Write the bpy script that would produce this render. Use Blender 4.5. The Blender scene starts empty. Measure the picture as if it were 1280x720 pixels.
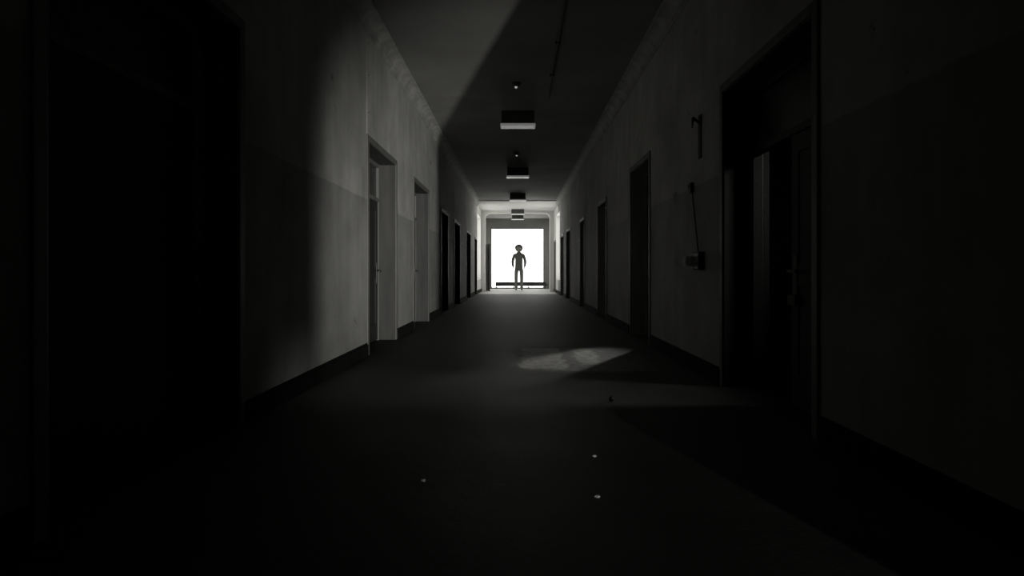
import bpy, bmesh, math, random
from mathutils import Vector, Matrix
random.seed(7)
sc = bpy.context.scene
col = sc.collection
PI = math.pi
W = 1.43      # half width of the corridor
H = 3.20      # ceiling height
EYE = 0.80
REV = 0.18    # door reveal depth
TH = 0.30     # wall thickness
END = 26.0    # window wall

# ------------------------------------------------------------ materials
def new_mat(name):
    m = bpy.data.materials.new(name); m.use_nodes = True
    n = m.node_tree.nodes; l = m.node_tree.links
    return m, n, l, n['Principled BSDF']

def mottled(name, c1, c2, scale=3.0, rough=0.8, stretch=(1, 1, 1), bump=0.15, bscale=40, spec=0.3, metal=0.0, detail=6):
    m, n, l, b = new_mat(name)
    tc = n.new('ShaderNodeTexCoord'); mp = n.new('ShaderNodeMapping'); mp.inputs['Scale'].default_value = stretch
    l.new(tc.outputs['Object'], mp.inputs['Vector'])
    no = n.new('ShaderNodeTexNoise'); no.inputs['Scale'].default_value = scale; no.inputs['Detail'].default_value = detail
    l.new(mp.outputs[0], no.inputs['Vector'])
    cr = n.new('ShaderNodeValToRGB')
    cr.color_ramp.elements[0].position = .3; cr.color_ramp.elements[0].color = (*c1, 1)
    cr.color_ramp.elements[1].position = .7; cr.color_ramp.elements[1].color = (*c2, 1)
    l.new(no.outputs['Fac'], cr.inputs[0]); l.new(cr.outputs[0], b.inputs['Base Color'])
    b.inputs['Roughness'].default_value = rough; b.inputs['Metallic'].default_value = metal
    b.inputs['Specular IOR Level'].default_value = spec
    if bump:
        n2 = n.new('ShaderNodeTexNoise'); n2.inputs['Scale'].default_value = bscale; n2.inputs['Detail'].default_value = 5
        l.new(tc.outputs['Object'], n2.inputs['Vector'])
        bp = n.new('ShaderNodeBump'); bp.inputs['Strength'].default_value = bump; bp.inputs['Distance'].default_value = .01
        l.new(n2.outputs['Fac'], bp.inputs['Height']); l.new(bp.outputs[0], b.inputs['Normal'])
    return m

def g(v, t=1.0): return (v, v * .995, v * .95 * t)

def wall_mat():
    """limewashed upper wall over a darker oil-painted dado, streaked and scuffed"""
    m, n, l, b = new_mat('painted_wall')
    tc = n.new('ShaderNodeTexCoord')
    sep = n.new('ShaderNodeSeparateXYZ'); l.new(tc.outputs['Object'], sep.inputs[0])
    wob = n.new('ShaderNodeTexNoise'); wob.inputs['Scale'].default_value = 9; wob.inputs['Detail'].default_value = 4
    l.new(tc.outputs['Object'], wob.inputs['Vector'])
    off = n.new('ShaderNodeMath'); off.operation = 'MULTIPLY_ADD'; off.inputs[1].default_value = .03; l.new(wob.outputs['Fac'], off.inputs[0]); l.new(sep.outputs['Z'], off.inputs[2])
    gt = n.new('ShaderNodeMapRange'); gt.inputs['From Min'].default_value = 1.494; gt.inputs['From Max'].default_value = 1.504
    l.new(off.outputs[0], gt.inputs['Value'])
    mp = n.new('ShaderNodeMapping'); mp.inputs['Scale'].default_value = (2.5, 2.5, .35); l.new(tc.outputs['Object'], mp.inputs['Vector'])
    st = n.new('ShaderNodeTexNoise'); st.inputs['Scale'].default_value = 2.2; st.inputs['Detail'].default_value = 8; st.inputs['Roughness'].default_value = .6
    l.new(mp.outputs[0], st.inputs['Vector'])
    up = n.new('ShaderNodeValToRGB'); up.color_ramp.elements[0].position = .3; up.color_ramp.elements[1].position = .72
    up.color_ramp.elements[0].color = (*g(.50), 1); up.color_ramp.elements[1].color = (*g(.62), 1); l.new(st.outputs['Fac'], up.inputs[0])
    lo = n.new('ShaderNodeValToRGB'); lo.color_ramp.elements[0].position = .3; lo.color_ramp.elements[1].position = .72
    lo.color_ramp.elements[0].color = (*g(.35), 1); lo.color_ramp.elements[1].color = (*g(.45), 1); l.new(st.outputs['Fac'], lo.inputs[0])
    mx = n.new('ShaderNodeMix'); mx.data_type = 'RGBA'; l.new(gt.outputs[0], mx.inputs['Factor']); l.new(lo.outputs[0], mx.inputs['A']); l.new(up.outputs[0], mx.inputs['B'])
    # chips where the plaster shows through
    ch = n.new('ShaderNodeTexNoise'); ch.inputs['Scale'].default_value = 3.2; ch.inputs['Detail'].default_value = 10; ch.inputs['Roughness'].default_value = .7
    l.new(tc.outputs['Object'], ch.inputs['Vector'])
    cm = n.new('ShaderNodeMapRange'); cm.inputs['From Min'].default_value = .64; cm.inputs['From Max'].default_value = .70; l.new(ch.outputs['Fac'], cm.inputs['Value'])
    mx2 = n.new('ShaderNodeMix'); mx2.data_type = 'RGBA'; l.new(cm.outputs[0], mx2.inputs['Factor']); l.new(mx.outputs['Result'], mx2.inputs['A']); mx2.inputs['B'].default_value = (*g(.20), 1)
    # broad grime and damp blotches
    gn = n.new('ShaderNodeTexNoise'); gn.inputs['Scale'].default_value = 1.1; gn.inputs['Detail'].default_value = 9; gn.inputs['Roughness'].default_value = .65
    l.new(tc.outputs['Object'], gn.inputs['Vector'])
    gr = n.new('ShaderNodeMapRange'); gr.inputs['From Min'].default_value = .3; gr.inputs['From Max'].default_value = .7; gr.inputs['To Min'].default_value = .62; gr.inputs['To Max'].default_value = 1.12
    l.new(gn.outputs['Fac'], gr.inputs['Value'])
    gm = n.new('ShaderNodeVectorMath'); gm.operation = 'SCALE'; l.new(mx2.outputs['Result'], gm.inputs[0]); l.new(gr.outputs[0], gm.inputs['Scale'])
    lb = n.new('ShaderNodeMapRange'); lb.inputs['From Min'].default_value = 20.25; lb.inputs['From Max'].default_value = 20.3; l.new(sep.outputs['Y'], lb.inputs['Value'])  # whiter lobby paint, also raised to stand in for end-window light
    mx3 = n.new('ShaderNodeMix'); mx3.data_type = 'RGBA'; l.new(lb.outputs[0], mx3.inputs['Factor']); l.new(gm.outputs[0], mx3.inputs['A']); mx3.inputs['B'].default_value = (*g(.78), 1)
    l.new(mx3.outputs['Result'], b.inputs['Base Color'])
    rr = n.new('ShaderNodeMapRange'); rr.inputs['To Min'].default_value = .8; rr.inputs['To Max'].default_value = .9; l.new(gt.outputs[0], rr.inputs['Value'])
    l.new(rr.outputs[0], b.inputs['Roughness']); b.inputs['Specular IOR Level'].default_value = .3
    bp = n.new('ShaderNodeBump'); bp.inputs['Strength'].default_value = .25; bp.inputs['Distance'].default_value = .012
    l.new(ch.outputs['Fac'], bp.inputs['Height']); l.new(bp.outputs[0], b.inputs['Normal'])
    return m

def floor_mat():
    """dark lino with a lighter, mottled patch right of centre"""
    m, n, l, b = new_mat('dark_lino_floor')
    tc = n.new('ShaderNodeTexCoord'); sep = n.new('ShaderNodeSeparateXYZ')
    wn = n.new('ShaderNodeTexNoise'); wn.inputs['Scale'].default_value = 5; wn.inputs['Detail'].default_value = 8
    l.new(tc.outputs['Object'], wn.inputs['Vector'])
    v = n.new('ShaderNodeVectorMath'); v.operation = 'MULTIPLY_ADD'; v.inputs[1].default_value = (.18, .10, 0)
    l.new(wn.outputs['Color'], v.inputs[0]); l.new(tc.outputs['Object'], v.inputs[2]); l.new(v.outputs[0], sep.inputs[0])
    def band(sock, a, bb, soft):
        r1 = n.new('ShaderNodeMapRange'); r1.inputs['From Min'].default_value = a; r1.inputs['From Max'].default_value = a + soft; l.new(sock, r1.inputs['Value'])
        r2 = n.new('ShaderNodeMapRange'); r2.inputs['From Min'].default_value = bb; r2.inputs['From Max'].default_value = bb - soft; l.new(sock, r2.inputs['Value'])
        mu = n.new('ShaderNodeMath'); mu.operation = 'MULTIPLY'; l.new(r1.outputs[0], mu.inputs[0]); l.new(r2.outputs[0], mu.inputs[1]); return mu.outputs[0]
    def mul(a, c):
        mu = n.new('ShaderNodeMath'); mu.operation = 'MULTIPLY'; l.new(a, mu.inputs[0])
        if isinstance(c, float): mu.inputs[1].default_value = c
        else: l.new(c, mu.inputs[1])
        return mu.outputs[0]
    def add(a, c):
        mu = n.new('ShaderNodeMath'); mu.operation = 'ADD'; mu.use_clamp = True; l.new(a, mu.inputs[0]); l.new(c, mu.inputs[1]); return mu.outputs[0]
    px = sep.outputs['X']; py = sep.outputs['Y']
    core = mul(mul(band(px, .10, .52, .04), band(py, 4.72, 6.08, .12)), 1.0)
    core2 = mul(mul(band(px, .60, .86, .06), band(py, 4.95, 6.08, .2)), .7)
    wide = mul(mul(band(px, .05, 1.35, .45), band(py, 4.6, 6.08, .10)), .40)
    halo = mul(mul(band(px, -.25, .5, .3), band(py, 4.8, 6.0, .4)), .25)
    patch_fac = add(add(add(core, core2), wide), halo)  # paler patch right of centre, broken up by noise below
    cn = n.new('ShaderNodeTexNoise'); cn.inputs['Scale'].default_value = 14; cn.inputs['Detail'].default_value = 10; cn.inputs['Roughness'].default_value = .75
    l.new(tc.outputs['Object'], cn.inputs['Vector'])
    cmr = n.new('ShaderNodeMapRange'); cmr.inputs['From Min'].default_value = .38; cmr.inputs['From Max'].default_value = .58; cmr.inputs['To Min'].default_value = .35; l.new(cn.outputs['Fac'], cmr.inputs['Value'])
    patch_fac = mul(patch_fac, cmr.outputs[0])
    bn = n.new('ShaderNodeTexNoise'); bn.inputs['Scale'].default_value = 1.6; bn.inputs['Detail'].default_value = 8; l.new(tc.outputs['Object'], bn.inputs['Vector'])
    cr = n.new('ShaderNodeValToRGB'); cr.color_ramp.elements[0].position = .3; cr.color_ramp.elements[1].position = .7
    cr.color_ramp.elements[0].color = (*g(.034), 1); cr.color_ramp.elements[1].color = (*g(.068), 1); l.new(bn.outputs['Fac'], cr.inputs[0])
    mx = n.new('ShaderNodeMix'); mx.data_type = 'RGBA'; l.new(patch_fac, mx.inputs['Factor']); l.new(cr.outputs[0], mx.inputs['A']); mx.inputs['B'].default_value = (*g(.6), 1)
    lb = n.new('ShaderNodeMapRange'); lb.inputs['From Min'].default_value = 20.0; lb.inputs['From Max'].default_value = 20.6; l.new(py, lb.inputs['Value'])  # far-end floor colour lightened in place of glow from the end window
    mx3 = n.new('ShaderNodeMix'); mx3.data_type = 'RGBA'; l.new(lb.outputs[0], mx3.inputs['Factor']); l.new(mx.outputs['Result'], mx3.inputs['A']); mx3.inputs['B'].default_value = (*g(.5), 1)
    l.new(mx3.outputs['Result'], b.inputs['Base Color'])
    rm = n.new('ShaderNodeMapRange'); rm.inputs['To Min'].default_value = .5; rm.inputs['To Max'].default_value = .75; l.new(bn.outputs['Fac'], rm.inputs['Value'])
    l.new(rm.outputs[0], b.inputs['Roughness']); b.inputs['Specular IOR Level'].default_value = .2
    bp = n.new('ShaderNodeBump'); bp.inputs['Strength'].default_value = .3; bp.inputs['Distance'].default_value = .01
    l.new(cn.outputs['Fac'], bp.inputs['Height']); l.new(bp.outputs[0], b.inputs['Normal'])
    return m

def emis(name, c, s, base=.8):
    m, n, l, b = new_mat(name)
    b.inputs['Base Color'].default_value = (*g(base), 1)
    b.inputs['Emission Color'].default_value = (*c, 1); b.inputs['Emission Strength'].default_value = s
    b.inputs['Roughness'].default_value = .35
    return m

M = dict(
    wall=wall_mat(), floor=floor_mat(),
    ceil=mottled('ceiling_plaster', g(.24), g(.34), 1.2, .9, bump=.2, bscale=12),
    cornice=mottled('cornice_plaster', g(.36), g(.60), 7, .85, bump=.5, bscale=16),
    white=mottled('white_plaster', g(.70), g(.78), 1.2, .9, bump=.15, bscale=14),
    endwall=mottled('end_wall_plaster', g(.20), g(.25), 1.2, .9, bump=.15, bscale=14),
    base=mottled('dark_skirting', g(.008), g(.015), 5, .8, spec=.05),
    roomdark=mottled('dark_plaster', g(.05), g(.08), 2, .9),  # near-black plaster for the side rooms and the back wall
    door=mottled('dark_door_paint', g(.022), g(.04), 3, .5, (4, 4, .4)),
    frame=mottled('door_frame_paint', g(.24), g(.34), 4, .5, (3, 3, .5)),
    lining=mottled('door_lining_paint', g(.05), g(.08), 3, .6, (3, 3, .5)),
    farframe=mottled('far_frame_paint', g(.14), g(.2), 4, .55, (3, 3, .5)),
    metal=mottled('tarnished_metal', g(.08), g(.14), 12, .5, metal=.8, bump=0),
    iron=mottled('dark_cast_iron', g(.03), g(.06), 10, .5, metal=.2, bump=.1),
    enamel=mottled('grey_enamel', g(.05), g(.08), 6, .45, bump=0),
    lens=emis('light_diffuser', (1, .99, .95), .12, .35),  # weak emission stands in for window light reflected on the diffusers
    pin=emis('detector_lens', (1, .99, .95), .30),
    glassdark=mottled('dusty_dark_glass', g(.03), g(.07), 4, .3, bump=.05),
    paper=mottled('plaster_crumb', g(.07), g(.12), 30, .9),
    shirt=mottled('grey_jacket_cloth', g(.10), g(.16), 20, .9, bump=.2, bscale=90),
    trousers=mottled('grey_trouser_cloth', g(.16), g(.24), 20, .9, bump=.2, bscale=90),
    shoe=mottled('black_shoe_leather', g(.02), g(.04), 20, .5),
    skin=mottled('skin', (.22, .205, .19), (.28, .26, .24), 15, .6, bump=.05),
    hair=mottled('dark_hair', g(.03), g(.06), 40, .7, (1, 1, .3), bump=.5, bscale=120),
    leadwhite=mottled('yellowed_white_plastic', g(.8), g(.88), 12, .4, bump=0),
    stain=mottled('rusty_bracket', g(.08), g(.14), 20, .8),
)
def pane_mat(nm='daylit_frosted_glass', a=2.7, c=3.3):
    m, n, l, b = new_mat(nm)
    tc = n.new('ShaderNodeTexCoord'); no = n.new('ShaderNodeTexNoise'); no.inputs['Scale'].default_value = .8
    l.new(tc.outputs['Object'], no.inputs['Vector'])
    mr = n.new('ShaderNodeMapRange'); mr.inputs['To Min'].default_value = a; mr.inputs['To Max'].default_value = c
    l.new(no.outputs['Fac'], mr.inputs['Value']); l.new(mr.outputs[0], b.inputs['Emission Strength'])
    b.inputs['Emission Color'].default_value = (1, 1, .985, 1); b.inputs['Base Color'].default_value = (.8, .8, .8, 1); b.inputs['Roughness'].default_value = .4
    return m
M['pane'] = pane_mat(); M['pane_added'] = pane_mat('added_side_glow', 1.6, 1.9)

# ------------------------------------------------------------ mesh helpers
class MB:
    def __init__(s): s.bm = bmesh.new()
    def box(s, x0, x1, y0, y1, z0, z1, bev=0, mtx=None):
        r = bmesh.ops.create_cube(s.bm, size=1); vs = r['verts']
        for v in vs:
            v.co = Vector((x0 + (v.co.x + .5) * (x1 - x0), y0 + (v.co.y + .5) * (y1 - y0), z0 + (v.co.z + .5) * (z1 - z0)))
        if bev:
            es = list({e for v in vs for e in v.link_edges})
            rr = bmesh.ops.bevel(s.bm, geom=es, offset=bev, segments=2, affect='EDGES', profile=.5)
            vs = list({v for v in rr['verts']} | {v for v in vs if v.is_valid})
        if mtx is not None:
            for v in vs: v.co = mtx @ v.co
        return s
    def cyl(s, p, q, r0, r1=None, seg=16):
        p = Vector(p); q = Vector(q); d = q - p; r1 = r0 if r1 is None else r1
        rot = Vector((0, 0, 1)).rotation_difference(d.normalized()).to_matrix().to_4x4()
        bmesh.ops.create_cone(s.bm, cap_ends=True, segments=seg, radius1=r0, radius2=r1, depth=d.length,
                              matrix=Matrix.Translation((p + q) / 2) @ rot)
        return s
    def sph(s, c, r, sc_=(1, 1, 1), u=20, v=14, rot=None):
        m = Matrix.Translation(c)
        if rot is not None: m = m @ rot
        bmesh.ops.create_uvsphere(s.bm, u_segments=u, v_segments=v, radius=r, matrix=m @ Matrix.Diagonal((*sc_, 1)))
        return s
    def build(s, name, mat, parent=None, smooth=False):
        bmesh.ops.recalc_face_normals(s.bm, faces=s.bm.faces)
        me = bpy.data.meshes.new(name); s.bm.to_mesh(me); s.bm.free()
        if smooth:
            for p in me.polygons: p.use_smooth = True
        me.materials.append(mat)
        o = bpy.data.objects.new(name, me); col.objects.link(o)
        if parent: o.parent = parent
        return o
def empty(name, loc=(0, 0, 0)):
    o = bpy.data.objects.new(name, None); o.location = loc; o.empty_display_size = .1; col.objects.link(o); return o
def tag(o, label=None, cat=None, group=None, kind=None):
    if label: o['label'] = label
    if cat: o['category'] = cat
    if group: o['group'] = group
    if kind: o['kind'] = kind
    return o
def struct(o): o['kind'] = 'structure'; return o
def copy_tree(o, parent=None):
    c = o.copy(); col.objects.link(c); c.parent = parent
    for ch in list(o.children): copy_tree(ch, c)
    return c

# ------------------------------------------------------------ shell
NECK = 22.6     # where the portal stands
TOP = 2.044
# (near y, far y, head height)
LEFT = [(1.74, 2.94, TOP), (5.51, 6.73, TOP), (7.93, 9.20, TOP), (10.75, 11.75, 1.93), (12.95, 14.2, 1.92), (16.1, 17.4, 1.90), (19.1, 20.1, 1.90)]
RIGHT = [(-2.38, 0.0, 2.9), (2.78, 3.99, TOP), (6.24, 7.25, TOP), (9.28, 10.2, 1.95), (12.3, 13.1, 1.92), (15.6, 16.8, 1.94), (17.9, 19.0, 1.92), (21.6, 22.4, 1.92)]  # first opening: unseen archway, sized to cut the hall spot's beam
NECK = 22.6     # where the portal stands
ADDED_SIDEWIN = {-1: (20.4, 22.3), 1: (19.5, 21.4)}  # side windows added to brighten the far end
def side_wall(name, sgn, ops):
    mb = MB(); y = -3.5
    xa, xb = sorted((sgn * W, sgn * (W + TH)))
    wa, wb = ADDED_SIDEWIN[sgn]
    for (a, b, t) in sorted(ops + [(wa, wb, 2.85)]):
        mb.box(xa, xb, y, a, 0, H + .12); mb.box(xa, xb, a, b, t, H + .12); y = b
    mb.box(xa, xb, wa, wb, 0, .5)
    mb.box(xa, xb, y, END + .2, 0, H + .12)
    o = struct(mb.build(name, M['wall']))
    bb = MB(); y = -3.5
    xi, xo = sorted((sgn * W, sgn * (W - .022)))
    for (a, b, t) in ops + [(NECK, NECK, 0)]:
        ye = a - .07 if b > a else a
        bb.box(xi, xo, y, ye, .001, .105); xs = sorted((sgn * W, sgn * (W - .014))); bb.box(xs[0], xs[1], y, ye, .105, .12); y = b + .07
    struct(bb.build('baseboard_' + name.split('_')[1], M['base']))
    return o
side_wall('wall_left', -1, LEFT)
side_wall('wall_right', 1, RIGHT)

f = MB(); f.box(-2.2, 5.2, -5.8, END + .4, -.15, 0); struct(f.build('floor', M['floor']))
c = MB(); c.box(-2.2, 5.2, -5.8, END + .4, H, H + .15); struct(c.build('ceiling', M['ceil']))
c = MB(); c.box(-W, W, 19.5, NECK, H - .03, H, .004); struct(c.build('trim_3', M['white']))
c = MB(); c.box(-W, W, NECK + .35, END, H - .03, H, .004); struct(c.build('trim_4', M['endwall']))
b_ = MB(); b_.box(-W - TH, W + TH, -3.7, -3.5, 0, H); struct(b_.build('wall_back', M['roomdark']))
# cove cornices
def cornice(name, sgn):
    prof = [(0, 0), (.012, 0), (.014, .022), (.03, .026)]
    for i in range(7):
        a = PI / 2 * i / 6
        prof.append((.125 - .09 * math.cos(a), .03 + .09 * math.sin(a)))
    prof += [(.14, .122), (.14, .139), (0, .139)]
    bm = bmesh.new(); ys = [-3.5 + .4 * i for i in range(62)]; ys = [y for y in ys if y < 20.2] + [20.2]
    rings = []
    for y in ys:
        j = random.uniform(-.003, .003); rings.append([bm.verts.new((sgn * (W - px - (j if px > .02 else 0)), y, 3.06 + pz)) for px, pz in prof])
    for r0, r1 in zip(rings, rings[1:]):
        for k in range(len(prof)): bm.faces.new((r0[k], r0[(k + 1) % len(prof)], r1[(k + 1) % len(prof)], r1[k]))
    bm.faces.new(rings[0]); bm.faces.new(rings[-1])
    mb = MB(); mb.bm.free(); mb.bm = bm
    struct(mb.build(name, M['cornice']))
cornice('trim_1', -1); cornice('trim_2', 1)

# white portal at the end of the corridor: pilasters and a cambered beam
bm = bmesh.new()
pts = [(-W, 0), (-1.27, 0), (-1.27, 2.9)]
for i in range(7):
    a = PI - PI / 2 * i / 6; pts.append((-1.27 + .17 + .17 * math.cos(a), 2.9 + .17 * math.sin(a)))
pts = pts[:3] + pts[4:]
rp = [(-x, z) for x, z in reversed(pts)]
mid = [(x, 3.07 + .02 * (1 - (x / 1.1) ** 2)) for x in [-.8, -.4, 0, .4, .8]]
inner = pts[1:] + mid + rp[:-1]
def outer(x, z):
    return (-W if x < 0 else W, z) if z < 2.9 else ((max(-W, min(W, x * W / 1.1)), H))
quads = []
ring = [bm.verts.new((x, NECK + dy, z)) for dy in (0, .35) for x, z in inner]
outr = [bm.verts.new((*p[:1], NECK + dy, p[1])) for dy in (0, .35) for p in [outer(x, z) for x, z in inner]]
n_ = len(inner)
for i in range(n_ - 1):
    bm.faces.new((ring[i], ring[i + 1], ring[n_ + i + 1], ring[n_ + i]))
    for o_ in (0, n_):
        bm.faces.new((ring[o_ + i], ring[o_ + i + 1], outr[o_ + i + 1], outr[o_ + i]))
    bm.faces.new((outr[i], outr[i + 1], outr[n_ + i + 1], outr[n_ + i]))
mb = MB(); mb.bm.free(); mb.bm = bm
struct(mb.build('wall_portal', M['white']))
# window wall
WX0, WX1, WZ0, WZ1 = -1.21, 1.20, .04, 2.75
e = MB()
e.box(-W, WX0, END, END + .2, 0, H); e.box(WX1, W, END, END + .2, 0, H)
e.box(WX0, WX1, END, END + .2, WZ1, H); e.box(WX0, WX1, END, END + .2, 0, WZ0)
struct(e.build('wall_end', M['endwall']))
wr = struct(empty('window_1', (0, END + .05, 0)))
fm = MB(); T = .045
fm.box(WX0, WX0 + T, -.03, .03, WZ0, WZ1, .006); fm.box(WX1 - T, WX1, -.03, .03, WZ0, WZ1, .006)
fm.box(WX0 + T, WX1 - T, -.03, .03, WZ1 - T, WZ1, .006); fm.box(WX0 + T, WX1 - T, -.03, .03, WZ0, WZ0 + .03, .006)
fm.build('window_frame', M['farframe'], wr)
p_ = MB(); p_.box(WX0 + T, WX1 - T, -.008, .008, WZ0 + .03, WZ1 - T); p_.build('window_pane', M['pane'], wr)

for num, sgn in ((2, -1), (3, 1)):  # added glowing windows, lighting the walls and ceiling before the portal
    ya, yb = ADDED_SIDEWIN[sgn]; rr = struct(empty('window_%d' % num, (sgn * (W + .2), (ya + yb) / 2, 0))); hw = (yb - ya) / 2
    fm = MB()
    fm.box(-.03, .03, -hw, -hw + .05, .5, 2.85, .005); fm.box(-.03, .03, hw - .05, hw, .5, 2.85, .005)
    fm.box(-.03, .03, -hw + .05, hw - .05, .5, .55, .005); fm.box(-.03, .03, -hw + .05, hw - .05, 2.8, 2.85, .005); fm.box(-.03, .03, -.03, .03, .55, 2.8, .005)
    fm.build('window_frame', M['frame'], rr)
    for y0, y1 in ((-hw + .05, -.03), (.03, hw - .05)):
        p_ = MB(); p_.box(-.006, .006, y0, y1, .55, 2.8); p_.build('window_pane', M['pane_added'], rr)
# ------------------------------------------------------------ doors
dn = [0]
def door(sgn, a, b, top, mode='closed', near=True, pale=False):
    dn[0] += 1
    r = struct(empty('door_%d' % dn[0], (sgn * W, (a + b) / 2, 0)))
    hw = (b - a) / 2
    def bx(mb, d0, d1, y0, y1, z0, z1, bev=0):   # d = depth into the wall
        x0, x1 = sorted((sgn * d0, sgn * d1)); mb.box(x0, x1, y0, y1, z0, z1, bev)
    # architrave on the corridor face
    ar = MB(); w_ = .055; p = -.014
    bx(ar, p, -.001, -hw - w_, -hw, 0, top + w_, .004); bx(ar, p, -.001, hw, hw + w_, 0, top + w_, .004); bx(ar, p, -.001, -hw, hw, top, top + w_, .004)
    ar.build('architrave', M['farframe'], r)
    ln = MB(); q = .008
    bx(ln, 0, REV, -hw, -hw + q, 0, top); bx(ln, 0, REV, hw - q, hw, 0, top); bx(ln, 0, REV, -hw + q, hw - q, top - q, top)
    bl = MB(); bx(bl, REV + .07, TH + .01, -hw - .002, -hw + q, 0, top); bx(bl, REV + .07, TH + .01, hw - q, hw + .002, 0, top); bx(bl, REV + .07, TH + .01, -hw + q, hw - q, top - q, top)
    bl.build('dark_back_strip', M['door'], r)  # dark strips added to black out the lit wall end behind the frame
    ln.build('door_lining', M['lining' if sgn < 0 or mode == 'half' else 'frame'], r)
    # inner frame at reveal depth
    fr_ = MB(); d0, d1 = REV, REV + .07; ft = .05
    bx(fr_, d0, d1, -hw, -hw + ft, 0, top, .004); bx(fr_, d0, d1, hw - ft, hw, 0, top, .004); bx(fr_, d0, d1, -hw + ft, hw - ft, top - ft, top, .004)
    bar = 1.60 if top > 2 else 1.55
    if mode != 'open': bx(fr_, d0, d1, -hw + ft, hw - ft, bar, bar + .045, .004)
    fr_.build('door_frame', M['frame' if pale else 'farframe' if near and mode != 'half' else 'door'], r)
    if mode != 'open':
        t = MB(); bx(t, d0 + .03, d0 + .04, -hw + ft, hw - ft, bar + .045, top - ft); t.build('transom_pane', M['glassdark'], r)
    def leaf(y0, y1, z1, mtx=None, lock=None):
        # y0 is the hinge edge; built closed then swung
        lo, hi = sorted((y0, y1)); t0 = d0 + .012; t1 = d0 + .054; L = MB()
        bx(L, t0 + .008, t1 - .008, lo, hi, .01, z1)
        st = .10 if hi - lo > .7 else .08
        zs = [.01, .20, .72, .84, z1 - .11, z1]
        bx(L, t0, t1, lo, lo + st, .01, z1, .003); bx(L, t0, t1, hi - st, hi, .01, z1, .003)
        for za, zb in ((zs[0], zs[1]), (zs[2], zs[3]), (zs[4], zs[5])): bx(L, t0, t1, lo + st, hi - st, za, zb, .003)
        o = L.build('door_leaf', M['frame' if pale else 'door'], r)
        hy = hi - .05 if y0 == lo else lo + .05
        h_ = MB(); s = sgn
        h_.box(*sorted((s * (t0 - .006), s * (t0 + .001))), hy - .022, hy + .022, .66, .90, .003)
        h_.cyl((s * (t0 - .045), hy, .80), (s * t0, hy, .80), .009)
        dy = -.10 if y0 == lo else .10
        h_.box(*sorted((s * (t0 - .055), s * (t0 - .04))), *sorted((hy, hy + dy)), .79, .81, .003)
        ho = h_.build('door_handle', M['metal'], o)
        if lock:
            k = MB(); k.box(*sorted((s * (t0 - .03), s * t0)), hy - .045, hy + .045, .60, .66, .006); k.build('lock_box', M['metal'], o)
        if mtx is not None: o.matrix_local = mtx
        return o
    def swing(yh, ang):
        pv = Vector((sgn * (d1), yh, 0)); return Matrix.Translation(pv) @ Matrix.Rotation(ang, 4, 'Z') @ Matrix.Translation(-pv)
    if mode == 'closed': leaf(-hw + ft, hw - ft, bar)
    elif mode == 'open': leaf(-hw + ft, hw - ft, top - ft, swing(-hw + ft, -sgn * math.radians(92)))
    elif mode == 'half':
        m0 = .025
        leaf(-hw + ft, m0, bar, None, True)
    return r
for i, (a, b, t) in enumerate(LEFT): door(-1, a, b, t, 'closed', i < 3)
for i, (a, b, t) in enumerate(RIGHT[1:]): door(1, a, b, t, ['half', 'open'][i] if i < 2 else 'closed', i < 2, i == 2)
# open end-door leaf by the window, standing edge-on
dr = struct(empty('door_%d' % (dn[0] + 1), (-1.12, 23.0, 0)))
L = MB(); L.box(-.02, .02, 0, .95, .01, 1.90, .004); L.box(-.028, .028, .10, .85, .25, .80, .004); L.box(-.028, .028, .10, .85, .95, 1.75, .004)
lo = L.build('door_leaf', M['door'], dr); k = MB(); k.cyl((-.06, .88, 1.0), (.06, .88, 1.0), .012).sph((.07, .88, 1.0), .025); k.build('door_handle', M['metal'], lo)
lo.rotation_euler.z = math.radians(12)

# dark rooms behind the two open doorways on the right
def room(name, y0, y1, x1):
    mb = MB(); x0 = W + TH
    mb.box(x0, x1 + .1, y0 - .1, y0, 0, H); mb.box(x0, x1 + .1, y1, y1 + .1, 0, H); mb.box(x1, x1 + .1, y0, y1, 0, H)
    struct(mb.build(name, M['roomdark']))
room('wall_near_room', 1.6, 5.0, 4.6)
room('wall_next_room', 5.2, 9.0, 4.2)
room('wall_side_hall', -5.5, 1.3, 4.2)  # unseen hall added to house the left-wall spot

# ------------------------------------------------------------ ceiling lights
def make_light():
    r = empty('ceiling_light', (0.005, 8.6, H))
    hs = MB(); hs.box(-.245, .245, 0, .20, -.190, -.003, .008); hs.build('housing', M['enamel'], r)
    df = MB(); df.box(-.262, .262, -.012, .212, -.226, -.191, .010); df.build('diffuser', M['lens'], r)
    for q in ((-.268, -.262), (.262, .268)): ec = MB(); ec.box(*q, .0, .20, -.220, -.180, .001); ec.build('end_cap', M['enamel'], r)
    return r
lab = ['boxy ceiling light with pale diffuser, nearest and largest in the row', 'boxy ceiling light with pale diffuser, second nearest in the row, behind the second small dome',
       'boxy ceiling light with pale diffuser, third along the row', 'boxy ceiling light just in front of the white portal beam', 'small looking boxy ceiling light beyond the white portal, farthest of the row']
L0 = make_light()
for i, y in enumerate([8.6, 13.3, 17.7, 22.0, 24.2]):
    o = L0 if i == 0 else copy_tree(L0)
    o.location.y = y; tag(o, lab[i], 'ceiling light', 'boxy ceiling lights along the corridor')
def make_dome():
    r = empty('smoke_detector', (-.02, 7.35, H))
    a = MB(); a.cyl((0, 0, -.02), (0, 0, -.002), .055, .06, 24).cyl((0, 0, -.045), (0, 0, -.02), .035, .05, 24); a.build('base', M['enamel'], r, True)
    d = MB(); d.sph((0, 0, -.05), .018); d.build('lens', M['pin'], r, True)
    return r
D0 = make_dome(); tag(D0, 'small dark ceiling dome with pale tip in front of the nearest ceiling light', 'smoke detector', 'small ceiling domes')
D1 = copy_tree(D0); D1.location.y = 11.7; tag(D1, 'small dark ceiling dome with pale tip between the first and second ceiling lights', 'smoke detector', 'small ceiling domes')

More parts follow.
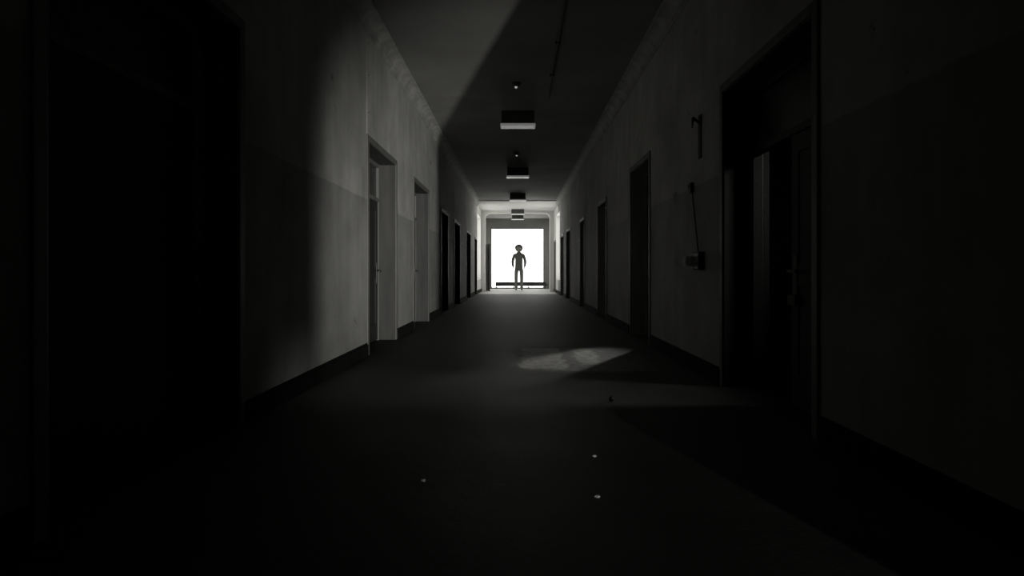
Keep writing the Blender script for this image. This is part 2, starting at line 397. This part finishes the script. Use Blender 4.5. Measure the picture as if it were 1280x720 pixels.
# conduits
cd = MB(); cd.cyl((-W + .007, 5.44, TOP + .054), (-W + .007, 5.44, 3.062), .009, seg=10)
for z in (2.3, 2.65, 2.95): cd.box(-W, -W + .024, 5.425, 5.455, z, z + .015)
tag(cd.build('conduit', M['frame'], None, False), 'thin upright conduit from left door head up to cornice', 'conduit')
cc = MB(); cc.cyl((.42, 2.5, H - .012), (.42, 7.9, H - .012), .012, seg=10)
for y in (3, 4, 5, 6, 7): cc.box(.395, .445, y, y + .02, H - .028, H)
tag(cc.build('conduit', M['lining'], None, False), 'dark conduit running lengthwise along the ceiling, right of centre', 'conduit')
# old wall phone box on the right wall
ph = empty('intercom', (W, 4.66, .86))
a = MB(); a.box(-.05, .004, -.26, -.10, -.05, .09, .012); a.build('box', M['iron'], ph)
a = MB(); a.sph((-.06, .0, .02), .048, (.6, .6, 1)); a.box(-.05, 0, -.03, .03, -.02, .06, .006); a.build('handset', M['leadwhite'], ph, True)
a = MB(); a.cyl((-.01, -.13, .09), (-.01, .03, .60), .005, seg=8); a.build('cable', M['iron'], ph)
tag(ph, 'small dark intercom box with pale rounded handset on the right wall', 'intercom')
sw = empty('junction_box', (W, 4.70, 1.48))
a = MB(); a.box(-.03, 0, -.035, .035, -.04, .04, .006); a.build('box', M['iron'], sw); a = MB(); a.sph((-.032, .02, .012), .011); a.build('button', M['leadwhite'], sw, True)
tag(sw, 'small junction box with a pale button at the dado line above the intercom', 'junction box')
br = empty('wall_bracket', (W, 4.50, 1.86))
a = MB(); a.box(-.012, 0, -.03, .03, -.18, .16, .004); a.build('plate', M['stain'], br)
a = MB(); a.cyl((-.01, 0, .1), (-.07, -.03, .13), .012).cyl((-.07, -.03, .13), (-.075, -.03, .05), .012, .004); a.build('hook', M['stain'], br)
tag(br, 'dark rusty bracket with hook high on the right wall', 'bracket')

# long low radiator below the window
ra = empty('radiator', (.14, 25.72, 0))
n_f = 38; x0 = -1.13; st = 2.26 / n_f
a = MB()
for i in range(n_f):
    xx = x0 + st * (i + .5); a.box(xx - st * .44, xx + st * .44, -.05, .05, .14, .32, .008)
a.box(x0, -x0, -.01, .01, .15, .31); a.build('fins', M['iron'], ra)
a = MB(); a.cyl((x0, 0, .17), (-x0, 0, .17), .02).cyl((x0, 0, .29), (-x0, 0, .29), .02); a.build('pipe', M['iron'], ra)
for xx in (x0 + .05, -.3, .35, -x0 - .05):
    a = MB(); a.box(xx - .02, xx + .02, -.045, .045, 0, .14, .004); a.build('foot', M['iron'], ra)
a = MB(); a.cyl((-x0, 0, .17), (-x0 + .08, 0, .17), .016).cyl((-x0 + .05, 0, .15), (-x0 + .05, 0, .24), .022); a.build('valve', M['iron'], ra)
tag(ra, 'long low dark ribbed radiator in front of the bright end window', 'radiator')

# debris on the floor
def crumb(name, x, y, s, label, flat=.4):
    bm = bmesh.new(); bmesh.ops.create_icosphere(bm, subdivisions=2, radius=s)
    for v in bm.verts: v.co *= random.uniform(.7, 1.25); v.co.z *= flat
    zmin = min(v.co.z for v in bm.verts)
    for v in bm.verts: v.co.z -= zmin
    mb = MB(); mb.bm.free(); mb.bm = bm; o = mb.build(name, M['paper']); o.location = (x, y, 0)
    tag(o, label, 'debris', 'plaster crumbs on the floor'); return o
def fl(px, py): d = 720 * EYE / (py - 339); return ((px - 647) * d / 720, d)
for (px, py), s, lb in [((529, 602), .011, 'plaster crumb on the dark floor left of centre, near the camera'), ((746, 622), .010, 'plaster crumb on dark floor right of centre, nearest the camera'),
                    ((743, 571), .010, 'small plaster crumb on the floor just behind the nearest one'), ((764, 502), .014, 'small upright plaster crumb on the faintly lit strip of floor')]:
    x, y = fl(px, py); crumb('plaster_crumb', x, y, s, lb, 1.3 if py == 502 else .5)

# ------------------------------------------------------------ person (1.93 m with thick hair, seen against the window, facing the camera)
def skin_mesh(verts, edges, root, sub=2):
    """verts: (co, rx, ry); returns an evaluated bmesh grown by the Skin modifier"""
    me = bpy.data.meshes.new('tmp'); me.from_pydata([v[0] for v in verts], edges, [])
    o = bpy.data.objects.new('tmp', me); col.objects.link(o)
    o.modifiers.new('s', 'SKIN'); ss = o.modifiers.new('u', 'SUBSURF'); ss.levels = sub
    sv = me.skin_vertices[0].data
    for i, v in enumerate(verts): sv[i].radius = (v[1], v[2]); sv[i].use_root = (i == root)
    dg = bpy.context.evaluated_depsgraph_get(); dg.update()
    ev = o.evaluated_get(dg); bm = bmesh.new(); bm.from_mesh(ev.to_mesh()); ev.to_mesh_clear()
    bpy.data.objects.remove(o); bpy.data.meshes.remove(me)
    return bm
def merge(dst, src):
    me = bpy.data.meshes.new('t'); src.to_mesh(me); src.free(); dst.from_mesh(me); bpy.data.meshes.remove(me)

pr = empty('person', (0.055, 24.4, 0))
J = {}; V = []; E = []
def jv(k, co, rx, ry=None): J[k] = len(V); V.append((Vector(co), rx, rx if ry is None else ry))
def je(*ks):
    for p, q in zip(ks, ks[1:]): E.append((J[p], J[q]))
jv('pel', (0, 0, .98), .12, .10); jv('waist', (0, 0, 1.12), .105, .085); jv('rib', (0, 0, 1.30), .125, .10); jv('chest', (0, 0, 1.43), .125, .10)
jv('neck0', (0, 0, 1.55), .07); jv('neck', (0, -.005, 1.62), .062); jv('skull', (0, -.01, 1.70), .065)
je('pel', 'waist', 'rib', 'chest', 'neck0', 'neck', 'skull')
for s, t in ((-1, 'l'), (1, 'r')):
    jv('hip' + t, (s * .085, 0, .93), .085); jv('thi' + t, (s * .10, 0, .75), .075); jv('kne' + t, (s * .105, -.01, .52), .052); jv('cal' + t, (s * .108, .015, .37), .052)
    jv('ank' + t, (s * .112, .01, .09), .035); jv('ft' + t, (s * .118, -.07, .045), .035, .03); jv('toe' + t, (s * .125, -.16, .035), .03, .022)
    je('pel', 'hip' + t, 'thi' + t, 'kne' + t, 'cal' + t, 'ank' + t, 'ft' + t, 'toe' + t)
    jv('sh' + t, (s * .19, 0, 1.49), .062); jv('ua' + t, (s * .235, .005, 1.34), .046); jv('el' + t, (s * .262, .01, 1.20), .038)
    jv('fa' + t, (s * .258, -.01, 1.08), .034); jv('wr' + t, (s * .235, -.03, .96), .024, .022); jv('pa' + t, (s * .228, -.035, .91), .036, .022); jv('pb' + t, (s * .224, -.04, .875), .040, .020)
    je('chest', 'sh' + t, 'ua' + t, 'el' + t, 'fa' + t, 'wr' + t, 'pa' + t, 'pb' + t)
body = skin_mesh(V, E, 0)
for s in (-1, 1):    # fingers and thumb as their own chains rooted in the palm
    for i, (dy, ln) in enumerate([(-.028, .075), (-.010, .085), (.008, .080), (.025, .062)]):
        p0 = Vector((s * .226, -.04 + dy * .8, .885))
        ch = [(p0, .010, .010), (p0 + Vector((-s * .002, 0, -.03)), .0095, .0095), (p0 + Vector((-s * .010, -.003, -.03 - ln * .45)), .0085, .0085), (p0 + Vector((-s * .024, -.006, -.03 - ln * .85)), .0075, .0075)]
        merge(body, skin_mesh(ch, [(0, 1), (1, 2), (2, 3)], 0, 1))
    p0 = Vector((s * .226, -.055, .92))
    ch = [(p0, .013, .013), (p0 + Vector((-s * .008, -.03, -.025)), .011, .011), (p0 + Vector((-s * .015, -.045, -.055)), .009, .009)]
    merge(body, skin_mesh(ch, [(0, 1), (1, 2)], 0, 1))
hd = MB()
hz = 1.755
hd.sph((0, 0, hz + .03), .105, (.82, .98, 1.02)); hd.sph((0, -.03, hz - .055), .07, (.82, .9, 1.0))   # cranium and jaw
hd.sph((0, -.108, hz - .012), .018, (.75, 1.0, 1.5))                                                    # nose
for s in (-1, 1):
    hd.sph((s * .088, .0, hz - .005), .03, (.3, .6, 1)); hd.sph((s * .033, -.092, hz + .030), .022, (1.3, .5, .45))   # ears, brow
hd.sph((0, -.092, hz - .062), .022, (1.2, .5, .3)); hd.sph((0, -.088, hz - .074), .020, (1.1, .5, .32)); hd.sph((0, -.082, hz - .105), .022, (1, .7, .7))
for v in hd.bm.verts: v.co = Vector((v.co.x * 1.38, v.co.y * 1.2, hz + (v.co.z - hz) * 1.14))
merge(body, hd.bm)
mb = MB(); mb.bm.free(); mb.bm = body
bo = mb.build('body', M['skin'], pr, True)
rm = bo.modifiers.new('remesh', 'REMESH'); rm.mode = 'VOXEL'; rm.voxel_size = .006; rm.use_smooth_shade = True
sm = bo.modifiers.new('smooth', 'SMOOTH'); sm.factor = .5; sm.iterations = 3
for s in (-1, 1):
    a = MB(); a.sph((s * .045, -.108, hz + .012), .013); a.build('eye', M['leadwhite'], pr, True)
# hair: thick tousled crop
a = bmesh.new(); bmesh.ops.create_uvsphere(a, u_segments=36, v_segments=24, radius=1)
for v in list(a.verts):
    x, y, z = v.co
    k = 1 + .05 * math.sin(9 * x + 5 * z) * math.sin(8 * y + 3) + random.uniform(-.02, .02)
    v.co = Vector((x * .164 * k, y * .150 * k + .012, z * (.135 if z > 0 else .19) * k + hz + .045))
bmesh.ops.delete(a, geom=[v for v in a.verts if v.co.y < -.06 and v.co.z < hz + .08 or v.co.z < hz - .13 or (v.co.y < -.02 and v.co.z < hz - .02)], context='VERTS')
mb = MB(); mb.bm.free(); mb.bm = a; ho = mb.build('hair', M['hair'], pr, True)
so = ho.modifiers.new('solid', 'SOLIDIFY'); so.thickness = .012
# clothing
def cloth(name, verts, edges, root, mat):
    mb = MB(); mb.bm.free(); mb.bm = skin_mesh(verts, edges, root); o = mb.build(name, mat, pr, True); return o
V2 = []; E2 = []; J2 = {}
def cv(k, co, rx, ry=None): J2[k] = len(V2); V2.append((Vector(co), rx, rx if ry is None else ry))
def ce(*ks):
    for p, q in zip(ks, ks[1:]): E2.append((J2[p], J2[q]))
cv('hem', (0, 0, .80), .205, .155); cv('h2', (0, 0, .95), .188, .145); cv('w', (0, 0, 1.12), .172, .13); cv('r', (0, 0, 1.30), .170, .13); cv('c', (0, 0, 1.43), .145, .118); cv('n', (0, 0, 1.55), .120); cv('n2', (0, -.003, 1.64), .095)
ce('hem', 'h2', 'w', 'r', 'c', 'n', 'n2')
for s, t in ((-1, 'l'), (1, 'r')):
    cv('s' + t, (s * .19, 0, 1.475), .082); cv('u' + t, (s * .240, .005, 1.34), .072); cv('e' + t, (s * .268, .01, 1.20), .064); cv('f' + t, (s * .262, -.01, 1.08), .058); cv('wr' + t, (s * .237, -.03, .975), .036)
    ce('c', 's' + t, 'u' + t, 'e' + t, 'f' + t, 'wr' + t)
cloth('jacket', V2, E2, 2, M['shirt'])
V2 = []; E2 = []; J2 = {}
cv('wb', (0, 0, 1.08), .135, .112); cv('p', (0, 0, .98), .150, .125); ce('wb', 'p')
for s, t in ((-1, 'l'), (1, 'r')):
    cv('h' + t, (s * .088, 0, .91), .108); cv('t' + t, (s * .110, 0, .75), .092); cv('k' + t, (s * .118, -.01, .52), .080); cv('c' + t, (s * .116, .01, .35), .078); cv('a' + t, (s * .116, .0, .065), .072)
    ce('p', 'h' + t, 't' + t, 'k' + t, 'c' + t, 'a' + t)
cloth('trousers', V2, E2, 1, M['trousers'])
for s in (-1, 1):
    sh = [(Vector((s * .113, .05, .05)), .042, .045), (Vector((s * .114, -.02, .05)), .042, .045), (Vector((s * .12, -.11, .040)), .046, .034), (Vector((s * .127, -.19, .032)), .038, .026)]
    mb = MB(); mb.bm.free(); mb.bm = skin_mesh(sh, [(0, 1), (1, 2), (2, 3)], 0)
    for v in mb.bm.verts: v.co.z = max(v.co.z, .004)
    mb.build('shoe', M['shoe'], pr, True)
tag(pr, 'person standing upright in silhouette before the bright end window, arms held slightly out', 'person')

# ------------------------------------------------------------ lights
def spot(name, loc, aim, e, size, blend, rad):
    d = bpy.data.lights.new(name, 'SPOT'); d.energy = e; d.spot_size = math.radians(size); d.spot_blend = blend; d.shadow_soft_size = rad; d.color = (1, .99, .95)
    o = bpy.data.objects.new(name, d); col.objects.link(o); o.location = loc
    o.rotation_euler = (Vector(aim) - Vector(loc)).to_track_quat('-Z', 'Y').to_euler(); return o
spot('unseen_hall_spot', (2.6, -4.18, .035), (-1.43, 12.6, 1.6), 3700, 31, 1.0, .035)  # unseen spot, height and cone shaped to light the left wall and ceiling
spot('near_room_lamp', (3.55, 3.40, 2.45), (-.3, 3.95, 0), 110, 36, 1.0, .20)
spot('added_patch_spot', (2.6, 8.3, 2.3), (.34, 5.2, 0), 190, 20, 1.0, .06)  # unseen spot added to brighten the pale floor patch
w = bpy.data.worlds.new('World'); sc.world = w; w.use_nodes = True
w.node_tree.nodes['Background'].inputs[0].default_value = (1, 1, .98, 1); w.node_tree.nodes['Background'].inputs[1].default_value = 0.0

# ------------------------------------------------------------ camera
cam = bpy.data.cameras.new('camera'); co = bpy.data.objects.new('camera', cam); col.objects.link(co)
cam.sensor_width = 36; cam.lens = 720 / 1280 * 36; cam.clip_end = 100; cam.clip_start = .02
co.location = (0, 0, EYE); co.rotation_euler = (PI / 2, 0, 0)
cam.shift_x = -7 / 1280; cam.shift_y = -21 / 1280
sc.camera = co
vs = sc.view_settings; vs.view_transform = 'Standard'; vs.look = 'None'; vs.gamma = 1; vs.exposure = 0; vs.use_curve_mapping = False
